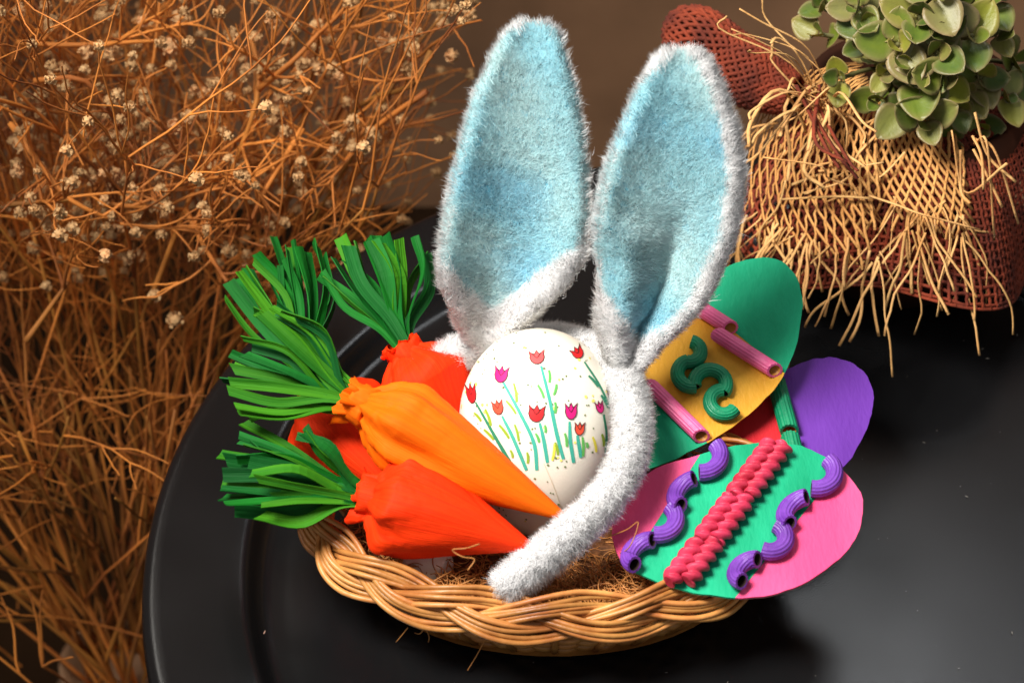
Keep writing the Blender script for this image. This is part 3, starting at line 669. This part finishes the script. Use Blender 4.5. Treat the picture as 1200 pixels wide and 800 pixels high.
for (a, b, ph) in (((904, 519), (784, 682), 0), ((920, 521), (806, 681), .9)):
    for k, (s0, s1) in enumerate(((0, .375), (.385, .70), (.71, 1))):
        fusilli(c3, lerp(a, b, s0), lerp(a, b, s1), .0048, M['fus'], ph + k * 1.3)
for p in (((810, 400), (821, 413), (805, 424)), ((806, 423), (794, 440), (815, 453)), ((814, 453), (838, 434), (848, 460)), ((847, 457), (835, 479), (861, 479))):
    elbow(c1, p, .0033, M['macg'])
for a, b in (((800, 348), (856, 384)), ((842, 392), (908, 434)), ((762, 452), (822, 511))): penne(c1, a, b, .0037, M['penne'])
for a, b in (((909, 446), (925, 505)), ((926, 512), (936, 556))): penne(c2, a, b, .0044, M['macg'], 0.3)

# ------------------------------------------------------------------ potted plant in burlap
AX = np.array([.213, .072, 0.0])
plant = thing('potted_plant', 'round leaved potted plant wrapped in red jute and frayed burlap', 'potted plant', tuple(AX))
t = MB(); t.grid(lathe([(.0005, .0), (.045, 0), (.056, .03), (.062, .08), (.058, .112), (.052, .112), (.050, .10), (.0005, .10)], AX, 48), closed_v=True); t.build('pot', M['pot'], plant)
def skirt(theta, s, r0, r1, z0, z1, ruff, k=7, ph=0):
    r = r0 + (r1 - r0) * s ** .75; z = z0 + (z1 - z0) * s ** 1.4
    r = r * (1 + ruff * s * math.sin(k * theta + ph) + ruff * .5 * s * math.sin(3 * theta + ph * 2)); z = z + .012 * s * math.sin(4 * theta + 1 + ph)
    return AX + np.array([r * math.sin(theta), -r * math.cos(theta), z])
def weave(name, m, fn, th0, th1, nth, nss, rad, shear=0.0, parent=plant, s0=0.0, s1=1.0, amp=.0005, flat=.45):
    t = MB()
    for i in range(nth):
        P = []; j0 = rng.normal(0, .004)
        for j in range(nss * 2 + 1):
            s = s0 + (s1 - s0) * j / (nss * 2); a = th0 + (th1 - th0) * (i + .5) / nth + shear * (s - .5) + j0 + rng.normal(0, .0022)
            P.append((a, s))
        if shear: P = [p for p in P if th0 - .05 <= p[0] <= th1 + .05]
        if len(P) < 3: continue
        Q = [fn(*p) for p in P]; ou = nrm(np.array([math.sin(P[0][0]), -math.cos(P[0][0]), .5]))
        Q = [q + ou * amp * (1 if (i + k) % 2 else -1) for k, q in enumerate(Q)]
        t.tube(Q, rad, 5, flat=flat, up=ou)
    for j in range(nss):
        P = []; 
        for i in range(nth + 1):
            s = s0 + (s1 - s0) * (j + .5) / nss
            if shear: 
                a = th0 + (th1 - th0) * i / nth; s2 = s0 + ((s - s0) + (i / nth - .5) * .9); 
                if not s0 <= s2 <= s1: continue
                P.append((a, s2 + rng.normal(0, .003)))
            else: P.append((th0 + (th1 - th0) * i / nth, s + rng.normal(0, .003)))
        if len(P) < 3: continue
        Q = [fn(*p) for p in P]; ou = nrm(np.array([math.sin(P[len(P) // 2][0]), -math.cos(P[len(P) // 2][0]), .5]))
        t.tube(Q, rad, 5, flat=flat, up=np.array([nrm(np.array([math.sin(p[0]), -math.cos(p[0]), .5])) for p in P]))
    return stuff(t.build(name, m, parent))
redf = lambda a, s: skirt(a, s, .036, .096, .118, .046, .10, 5, .6)
weave('red_jute_wrap', M['redjute'], redf, R(-80), R(110), 78, 24, .00105)
red2 = lambda a, s: skirt(a, s, .034, .086, .116, .052, .10, 5, .9)
weave('red_jute_lining', M['redjute'], red2, R(-90), R(120), 70, 20, .0013)
t = MB(); hem = [redf(a, 1.0) + np.array([0, 0, .0005]) for a in np.linspace(R(-80), R(110), 90)]
t.tube(hem, .0009, 6, flat=.5); t.build('red_hem', M['redjute'], plant)
bur = lambda a, s: skirt(a, s, .030, .100, .127, .060, .07, 4, 2.2)
weave('burlap_wrap', M['burlap'], bur, R(-98), R(-22), 21, 14, .00085, .5, amp=.0005)
bur2 = lambda a, s: skirt(a, s, .031, .096, .124, .062, .06, 4, 1.0)
weave('burlap_wrap', M['burlap'], bur2, R(-32), R(14), 11, 12, .00085, -.3, s1=.8, amp=.0005)
# frayed fringe: each strand hangs from the burlap's edge
def strand(P, rad, flat=.5, name='straw_strand', m='straw'):
    t = MB(); t.tube(P, rad, 5, flat=flat); return t.build(name, M[m], plant)
for k in range(95):
    a = R(rng.uniform(-98, 12)); s = rng.uniform(.85, 1.0) if a < R(-15) else rng.uniform(.6, .8)
    fn = bur if a < R(-24) else bur2
    p = fn(a, s); ou = np.array([math.sin(a), -math.cos(a), 0]); tg = np.array([math.cos(a), math.sin(a), 0])
    ln = rng.uniform(.026, .066); P = [p + ou * .0015]; dr = nrm(ou * rng.uniform(.25, .75) + tg * rng.normal(0, .35) - zed * .55)
    n = 8
    for i in range(n):
        dr = nrm(dr - zed * .09 + rng.normal(0, .14, 3)); q = P[-1] + dr * ln / n; q[2] = max(q[2], .004); P.append(q)
    strand(spline(P, 14), rng.uniform(.0005, .00095), .4)
# straw tuft tied at the neck, upper left, and loose crossing straws
tie = PY(962, 118, .045)
for k in range(34):
    u_, v_ = [(rng.uniform(866, 945), rng.uniform(15, 120)), (rng.uniform(872, 1000), rng.uniform(130, 200)), (rng.uniform(940, 1010), rng.uniform(135, 215))][k % 3]
    en = PY(u_, v_, rng.uniform(.0, .05) if k % 3 else rng.uniform(.02, .07))
    mid = (tie + en) / 2 + np.array([0, -.004, .01]) + rng.normal(0, .006, 3)
    P = spline([tie + rng.normal(0, .004, 3), mid, en + rng.normal(0, .003, 3), en + nrm(en - mid) * .008 + rng.normal(0, .003, 3)], 14)
    strand(P, rng.uniform(.0006, .0012), .4)
for k in range(30):
    a = R(rng.uniform(-85, 10)); s = rng.uniform(.2, .7); p = bur(a, s) + np.array([0, -.004, .004]); d = rng.normal(0, 1, 3); d[1] *= .3; d[2] -= .9; d = nrm(d)
    P = spline([p, p + d * .014 + rng.normal(0, .002, 3), p + d * .026 + rng.normal(0, .003, 3) + np.array([0, -.002, 0]), p + d * rng.uniform(.03, .05) + rng.normal(0, .004, 3)], 12)
    strand(P, rng.uniform(.0006, .0011), .5)
for k in range(7):
    u0 = rng.uniform(1110, 1150); P = [PY(u0, rng.uniform(130, 180), .0), PY(u0 + rng.uniform(0, 25), rng.uniform(160, 230), -.01), PY(u0 + rng.uniform(10, 70), rng.uniform(190, 290), -.018)]
    strand(spline(P, 12), .0009, .5)
for k in range(4):
    P = [PY(940 + rng.normal(0, 10), 100, .04), PY(955 + 12 * k, 165 + 6 * k, .0), PY(985 + 8 * k + rng.normal(0, 8), 205 + rng.normal(0, 8), -.012)]
    strand(spline(P, 10), .0011, .4, 'red_jute_thread', 'redjute')
# rolled wing of red jute at the upper left
rp = spline([PY(930, 112, .06), PY(895, 96, .07), PY(855, 72, .08), PY(818, 44, .09), PY(790, 42, .1)], 30)
t = MB(); rt_ = nrm(np.gradient(rp, axis=0)); rr_ = np.interp(np.linspace(0, 1, 30), [0, .3, .75, .92, 1], [.010, .0165, .0155, .014, .006])
e1_ = nrm(np.cross(rt_, zed)); e2_ = np.cross(rt_, e1_)
def rollpt(i, a, ex=0): return rp[i] + (rr_[i] + ex) * (e1_[i] * math.cos(a) + e2_[i] * math.sin(a))
for sgn in (1, -1):
    for k in range(24):
        t.tube([rollpt(i, k * 2 * math.pi / 24 + sgn * i * .16, .0006 * (1 if (i + k) % 2 else -1)) for i in range(30)], .0012, 5)
stuff(t.build('red_jute_roll', M['redjute'], plant))
t = MB(); t.grid(np.array([[rollpt(i, a, -.0014) for a in np.linspace(0, 6.283, 20, endpoint=False)] for i in range(30)]), closed_v=True); t.build('red_jute_core', M['pot'], plant)
# leaves
def leaf_mesh(seed):
    r = np.random.default_rng(seed); nu, nv = 9, 9; V = []; E_ = []
    for i in range(nu):
        y = i / (nu - 1); w_ = (math.sin(math.pi * min(1, y ** .72)) ** .62) * .46 if 0 < y < 1 else .03
        w_ = max(w_, .035)
        for j in range(nv):
            x = (j / (nv - 1) - .5) * 2
            V.append((x * w_, y, .16 * (x * w_ * 2) ** 2 + .10 * y * y - .03 * math.exp(-(x / .12) ** 2)))
            E_.append(min(1, max(0, (abs(x) ** 4) * .8 + (max(0, y - .8) / .2) * .7 + (.35 if y < .15 else 0))))
    V = np.array(V); fs = [(i * nv + j, i * nv + j + 1, (i + 1) * nv + j + 1, (i + 1) * nv + j) for i in range(nu - 1) for j in range(nv - 1)]
    n = len(V); W = V - np.array([0, 0, .012]); fs2 = [f[::-1] for f in [tuple(k + n for k in g) for g in fs]]
    edge = [j for j in range(nv)] + [i * nv + nv - 1 for i in range(1, nu)] + [(nu - 1) * nv + j for j in range(nv - 2, -1, -1)] + [i * nv for i in range(nu - 2, 0, -1)]
    fe = [(edge[k], n + edge[k], n + edge[(k + 1) % len(edge)], edge[(k + 1) % len(edge)]) for k in range(len(edge))]
    t = MB(); t.add(np.vstack([V, W]), fs + fs2 + fe); me = t.mesh('leaf')
    at = me.attributes.new('rim', 'FLOAT', 'POINT'); at.data.foreach_set('value', np.array(E_ + E_)); me.materials.append(M['leaf']); return me
def leaf_mat():
    m = mat('round_leaf', S(134, 146, 34), .42, S(92, 112, 40), 2.2, bump=.2, bscale=14, trans=.18, spec=.5); nt = m.node_tree; N = nt.nodes; L = nt.links
    b = N['Principled BSDF']; src = b.inputs['Base Color'].links[0].from_socket
    oi = N.new('ShaderNodeObjectInfo'); mx0 = N.new('ShaderNodeMix'); mx0.data_type = 'RGBA'; r = N.new('ShaderNodeValToRGB')
    r.color_ramp.elements[0].color = S(58, 92, 46); r.color_ramp.elements[1].color = S(176, 176, 40); e = r.color_ramp.elements.new(.4); e.color = S(116, 134, 46); e = r.color_ramp.elements.new(.72); e.color = S(150, 132, 92)
    L.new(oi.outputs['Random'], r.inputs[0]); mx0.inputs[0].default_value = .6; L.new(src, mx0.inputs[6]); L.new(r.outputs[0], mx0.inputs[7])
    a = N.new('ShaderNodeAttribute'); a.attribute_name = 'rim'; mx = N.new('ShaderNodeMix'); mx.data_type = 'RGBA'
    mu = N.new('ShaderNodeMath'); mu.operation = 'MULTIPLY'; mu.inputs[1].default_value = .5; L.new(a.outputs['Fac'], mu.inputs[0]); L.new(mu.outputs[0], mx.inputs[0])
    L.new(mx0.outputs[2], mx.inputs[6]); mx.inputs[7].default_value = S(176, 132, 112)
    L.new(mx.outputs[2], b.inputs['Base Color'])
    for l in list(nt.links):
        if l.to_node.type == 'BSDF_TRANSLUCENT': nt.links.remove(l)
    for nd in N:
        if nd.type == 'BSDF_TRANSLUCENT': L.new(mx.outputs[2], nd.inputs[0])
    return m
M['leaf'] = leaf_mat(); LMESH = [leaf_mesh(k) for k in range(3)]
M['stem'] = mat('plant_stem', S(96, 92, 48), .7)
from mathutils import Matrix
ros = [(985, 92, -.012, .020, 5), (1003, 8, .0, .024, 6), (1040, 18, .0, .024, 6), (1078, 20, -.01, .026, 6), (1052, 52, -.015, .024, 6), (1100, 38, -.015, .022, 6), (1140, 42, -.01, .024, 6), (1075, 92, -.025, .025, 7), (1040, 86, -.018, .020, 5), (1108, 92, -.025, .024, 7), (1085, 140, -.03, .025, 6), (1060, 125, -.022, .022, 5), (1122, 128, -.02, .021, 5), (1150, 92, -.005, .024, 6), (1168, 40, .01, .024, 6), (1128, 8, .01, .026, 6), (1065, -15, .015, .026, 6), (1010, 50, .005, .020, 5), (1112, 170, -.02, .019, 4), (960, 40, .03, .019, 4), (1190, 75, .02, .024, 5), (965, 10, .04, .018, 4), (1160, 0, .02, .024, 6), (1028, 118, -.012, .02, 5), (1098, 62, -.02, .024, 6), (1060, 72, -.02, .022, 5), (1132, 108, -.012, .022, 5), (1148, 150, -.01, .02, 5), (1020, 28, -.004, .022, 5), (1178, 112, .0, .022, 5), (1050, 100, .0, .024, 6), (1100, 120, -.005, .024, 6), (1095, -5, -.01, .024, 6), (1025, 70, .01, .024, 5)]
for (u_, v_, y_, sz, nl) in ros:
    c = PY(u_, v_, .045 + y_); base = AX + np.array([0, 0, .12]); out = nrm(c - base + np.array([0, -.02, .02]))
    out = nrm(out + nrm(CAM - c) * .5)
    t = MB(); t.tube(spline([base + (c - base) * .2, base + (c - base) * .6 + zed * .006, c], 8), .0013, 5); t.build('stem', M['stem'], plant)
    e1 = nrm(np.cross(out, zed + .01)); e2 = np.cross(out, e1); a0 = rng.random() * 6.28
    nl = max(4, nl - 1)
    for k in range(nl):
        inner = k >= nl - 2; a = a0 + k * 2.39996 + rng.normal(0, .15); rd = e1 * math.cos(a) + e2 * math.sin(a)
        tilt = R(rng.uniform(50, 75)) if inner else R(rng.uniform(-5, 35)); y = nrm(rd * math.cos(tilt) + out * math.sin(tilt)); z_ = nrm(out * math.cos(tilt) - rd * math.sin(tilt)); x = np.cross(y, z_)
        s = sz * .82 * (.6 if inner else 1) * rng.uniform(.7, 1.15)
        o = link('leaf', LMESH[k % 3], M['leaf']); o.parent = plant
        p = c - out * (.008 if not inner else 0) * rng.random() + rd * .001 - world_loc(plant)
        o.matrix_local = Matrix(((x[0] * s, y[0] * s, z_[0] * s, p[0]), (x[1] * s, y[1] * s, z_[1] * s, p[1]), (x[2] * s, y[2] * s, z_[2] * s, p[2]), (0, 0, 0, 1)))

# ------------------------------------------------------------------ dried baby's breath in its vase
VB = np.array([-.262, .05, -.46])
bunch = thing('dried_flower_bunch', 'tall bunch of dried orange brown baby breath in pale vase behind tray', 'dried flowers', tuple(VB))
t = MB(); t.grid(lathe([(.0005, 0), (.04, 0), (.052, .03), (.05, .09), (.034, .12), (.038, .132), (.034, .132), (.03, .12), (.0005, .105)], VB, 40), closed_v=True); t.build('vase', M['clay'], bunch)
g = np.random.default_rng(21)
stempts = []; twigs = MB(); heads = []; nst = [0]; ntw = [0]
def tray_ok(P):
    P = np.asarray(P); d = np.hypot(P[:, 0] - TC[0], P[:, 1] - TC[1]); return not ((d < TR + .004) & (P[:, 2] < .03)).any()
def keep_out(P):
    P = np.asarray(P); u_, v_ = proj(P)
    lim = np.interp(v_, [-300, 0, 150, 300, 420, 800], [545, 545, 535, 430, 330, 190])
    near = (P[:, 2] > -.02) & (np.hypot(P[:, 0] - TC[0], P[:, 1] - TC[1]) < TR - .03)
    return (u_ > lim + 25).any() or near.any() or ((v_ > 360) & (P[:, 2] > -.07)).any()
def limb(p, d, ln, rad, level):
    n = 7; P = [p]; d = np.array(d)
    for i in range(n):
        d = nrm(d + g.normal(0, .035 + .02 * level, 3) + zed * (.02 if level < 2 else 0)); P.append(P[-1] + d * ln / n)
    P = np.array(P)
    if not tray_ok(P) or keep_out(P): return False
    rr = rad * np.linspace(1, .62, n + 1)
    if level <= 1: stempts.extend([q for q in P[2:] if q[2] > -.12])
    if level <= 1 and nst[0] < 290:
        t = MB(); t.tube(P, rr, 5); t.build('stem' if level == 0 else 'branch', M['twig'], bunch); nst[0] += 1
    else: twigs.tube(P, rr, 4, caps=False); ntw[0] += 1
    if level < 3:
        nb = (5, 3, 2, 0)[level] + int(g.integers(0, 2)) + (2 if P[-1][2] > -.08 and level < 3 and level > 0 else 0)
        for k in range(nb):
            i = int(g.integers(3, n + 1)) if level else int(g.integers(2, n + 1)); i = n if k == 0 else i
            dd = nrm(np.gradient(P, axis=0)[i]); ax_ = nrm(np.cross(dd, g.normal(0, 1, 3))); an = g.normal(.55, .18)
            nd = nrm(dd * math.cos(an) + ax_ * math.sin(an))
            limb(P[i], nd, ln * g.uniform(.42, .68), rad * .68, level + 1)
    if P[-1][2] < -.06 and g.random() < .93: pass
    elif level >= 3 and g.random() < .3: heads.append((P[-1], g.uniform(.0024, .0040)))
    elif level >= 2 and g.random() < .15: heads.append((P[-1], g.uniform(.0024, .0036)))
    return True
for k in range(46):
    a = g.uniform(0, 6.28); sp = abs(g.normal(0, .42)); p = VB + np.array([math.cos(a) * .02, math.sin(a) * .02, .12])
    tgt = np.array([g.uniform(-.62, .02), g.uniform(-.02, .32), g.uniform(-.12, .10)])
    for tryk in range(6):
        d = nrm(tgt - p); ln = np.linalg.norm(tgt - p) * g.uniform(.6, .95)
        if limb(p, d + np.array([0, 0, .12]), ln, g.uniform(.0012, .0020), 0): break
        tgt = np.array([g.uniform(-.62, -.12), g.uniform(.0, .32), g.uniform(-.12, .10)])
# fine forked sprays off the upper stems
for k in range(110):
    q = stempts[int(g.integers(len(stempts)))]
    limb(q, nrm(np.array([g.normal(0, .7), g.normal(-.35, .5), .9])), g.uniform(.05, .10), g.uniform(.0008, .0011), 2)
# dead tangle lower down
for k in range(45):
    p = VB + np.array([g.uniform(-.2, .16), g.uniform(-.12, .25), g.uniform(.1, .3)]); d = nrm(np.array([g.normal(0, .5), g.normal(0, .4), 1]))
    limb(p, d, g.uniform(.08, .16), g.uniform(.0008, .0013), 2)
# foreground sticks that stand out against the mass
for st in ([(10, 240, .05), (82, 234, .06)], [(12, 145, .08), (45, 190, .07), (82, 234, .06), (140, 262, .04)], [(285, 15, .09), (303, 105, .08), (262, 225, .03)], [(303, 105, .08), (345, 70, .1), (380, 32, .11)], [(217, 245, .03), (240, 290, .02), (266, 330, .02)], [(175, 355, -.02), (217, 245, .03), (255, 160, .06)], [(120, 240, .04), (217, 245, .03)], [(505, 60, .10), (480, 102, .08), (420, 125, .05), (330, 230, .0)], [(500, 108, .08), (440, 150, .05), (395, 200, .02)], [(20, 50, .1), (85, 53, .1), (180, 48, .11)], [(30, 400, -.02), (80, 330, .0)], [(355, 150, .06), (310, 225, .03), (290, 270, .02)], [(40, 95, .09), (100, 95, .09), (140, 150, .06), (165, 190, .05)]):
    t = MB(); P = spline([PZ(*q) for q in st], 10); t.tube(P, np.linspace(.0019, .0011, 10), 5); t.build('branch', M['twig'], bunch)
    for k in range(5):
        i = int(g.integers(2, 10)); limb(P[i], nrm(np.gradient(P, axis=0)[i] * 60 + g.normal(0, .55, 3) + zed * .4), g.uniform(.03, .06), .0011, 2)
if twigs.n: stuff(twigs.build('twigs', M['twig'], bunch))
def blossom_mesh(seed):
    r = np.random.default_rng(seed); t = MB(); t.grid(np.array([[(.70 * math.sin(b) * math.cos(a), .66 * math.sin(b) * math.sin(a), .74 * math.cos(b)) for a in np.linspace(0, 6.283, 7, endpoint=False)] for b in np.linspace(.05, 3.1, 5)]), closed_v=True)
    for k in range(26):
        d = nrm(r.normal(0, 1, 3) + np.array([0, 0, .3])); s_ = nrm(np.cross(d, r.normal(0, 1, 3))); u2 = np.cross(d, s_); w_ = r.uniform(.28, .42)
        w_ *= .9; t.add([d * .45 - s_ * w_ * .5, d * .45 + s_ * w_ * .5, d * 1.0 + s_ * w_ + u2 * .2, d * 1.04 + u2 * .1, d * .95 - s_ * w_ + u2 * .2], [(0, 1, 2, 3, 4)])
    me = t.mesh('flower_head', False); me.materials.append(M['blossom']); return me
BM = [blossom_mesh(k) for k in range(3)]
for (u_, v_, z_) in [(52, 8, .1), (58, 28, .1), (75, 80, .09), (77, 102, .09), (62, 78, .09), (116, 104, .08), (133, 62, .1), (155, 76, .1), (170, 115, .08), (198, 56, .1), (168, 24, .11), (45, 112, .08), (140, 145, .06), (145, 158, .06), (133, 158, .06), (190, 193, .05), (205, 148, .06), (240, 110, .07), (228, 106, .07), (285, 88, .09), (305, 78, .09), (325, 76, .09), (335, 95, .08), (345, 92, .08), (334, 110, .08), (322, 102, .08), (270, 40, .1), (320, 24, .11), (300, 44, .1), (246, 130, .06), (252, 142, .06), (480, 45, .1), (483, 57, .1), (450, 47, .1), (530, 66, .08), (478, 80, .08), (449, 125, .06), (384, 86, .08), (395, 88, .08), (356, 75, .09), (370, 78, .09), (550, 18, .09), (520, 8, .1), (205, 375, -.02), (210, 22, .1), (145, 210, .03), (150, 232, .03), (160, 250, .03), (20, 200, .06), (22, 170, .07), (48, 250, .04), (55, 265, .04), (80, 190, .06), (80, 170, .06), (100, 60, .1), (120, 20, .11)]:
    q = PZ(u_, v_, z_); heads.insert(0, (q, g.uniform(.0036, .0050)))
print('HEADS', len(heads), 'stems', nst, 'twigs', ntw)
rest = MB(); base_v = [np.array([v.co[:] for v in b.vertices]) for b in BM]; base_f = [[tuple(p.vertices) for p in b.polygons] for b in BM]
for k, (p, r_) in enumerate(heads):
    u_, v_ = proj(p)
    if not (-30 < u_ < 620 and -30 < v_ < 830): continue
    if k < 300:
        o = link('flower_head', BM[k % 3], M['blossom']); o.parent = bunch; o.location = p - VB; o.scale = tuple(r_ * g.uniform(.8, 1.2, 3)); o.rotation_euler = tuple(g.uniform(0, 6.28, 3))
    else: rest.add(p + base_v[k % 3] * r_, base_f[k % 3])
if rest.n: stuff(rest.build('flower_heads', M['blossom'], bunch, False))

# ------------------------------------------------------------------ crumb on the tray
q = PZ(302, 738, .0012); t = MB()
t.tube(spline([q + np.array([-.003, .003, .0004]), q, q + np.array([.0028, -.001, 0]), q + np.array([.002, -.004, .001])], 10), [.0004, .0007, .001, .0011, .0012, .0012, .0013, .0010, .0008, .0004], 5, flat=.5)
tag(t.build('dried_petal', mat('dried_petal', S(190, 150, 130), .8), None, True, tuple(q)), 'tiny curled dried petal lying alone on the black tray', 'petal')
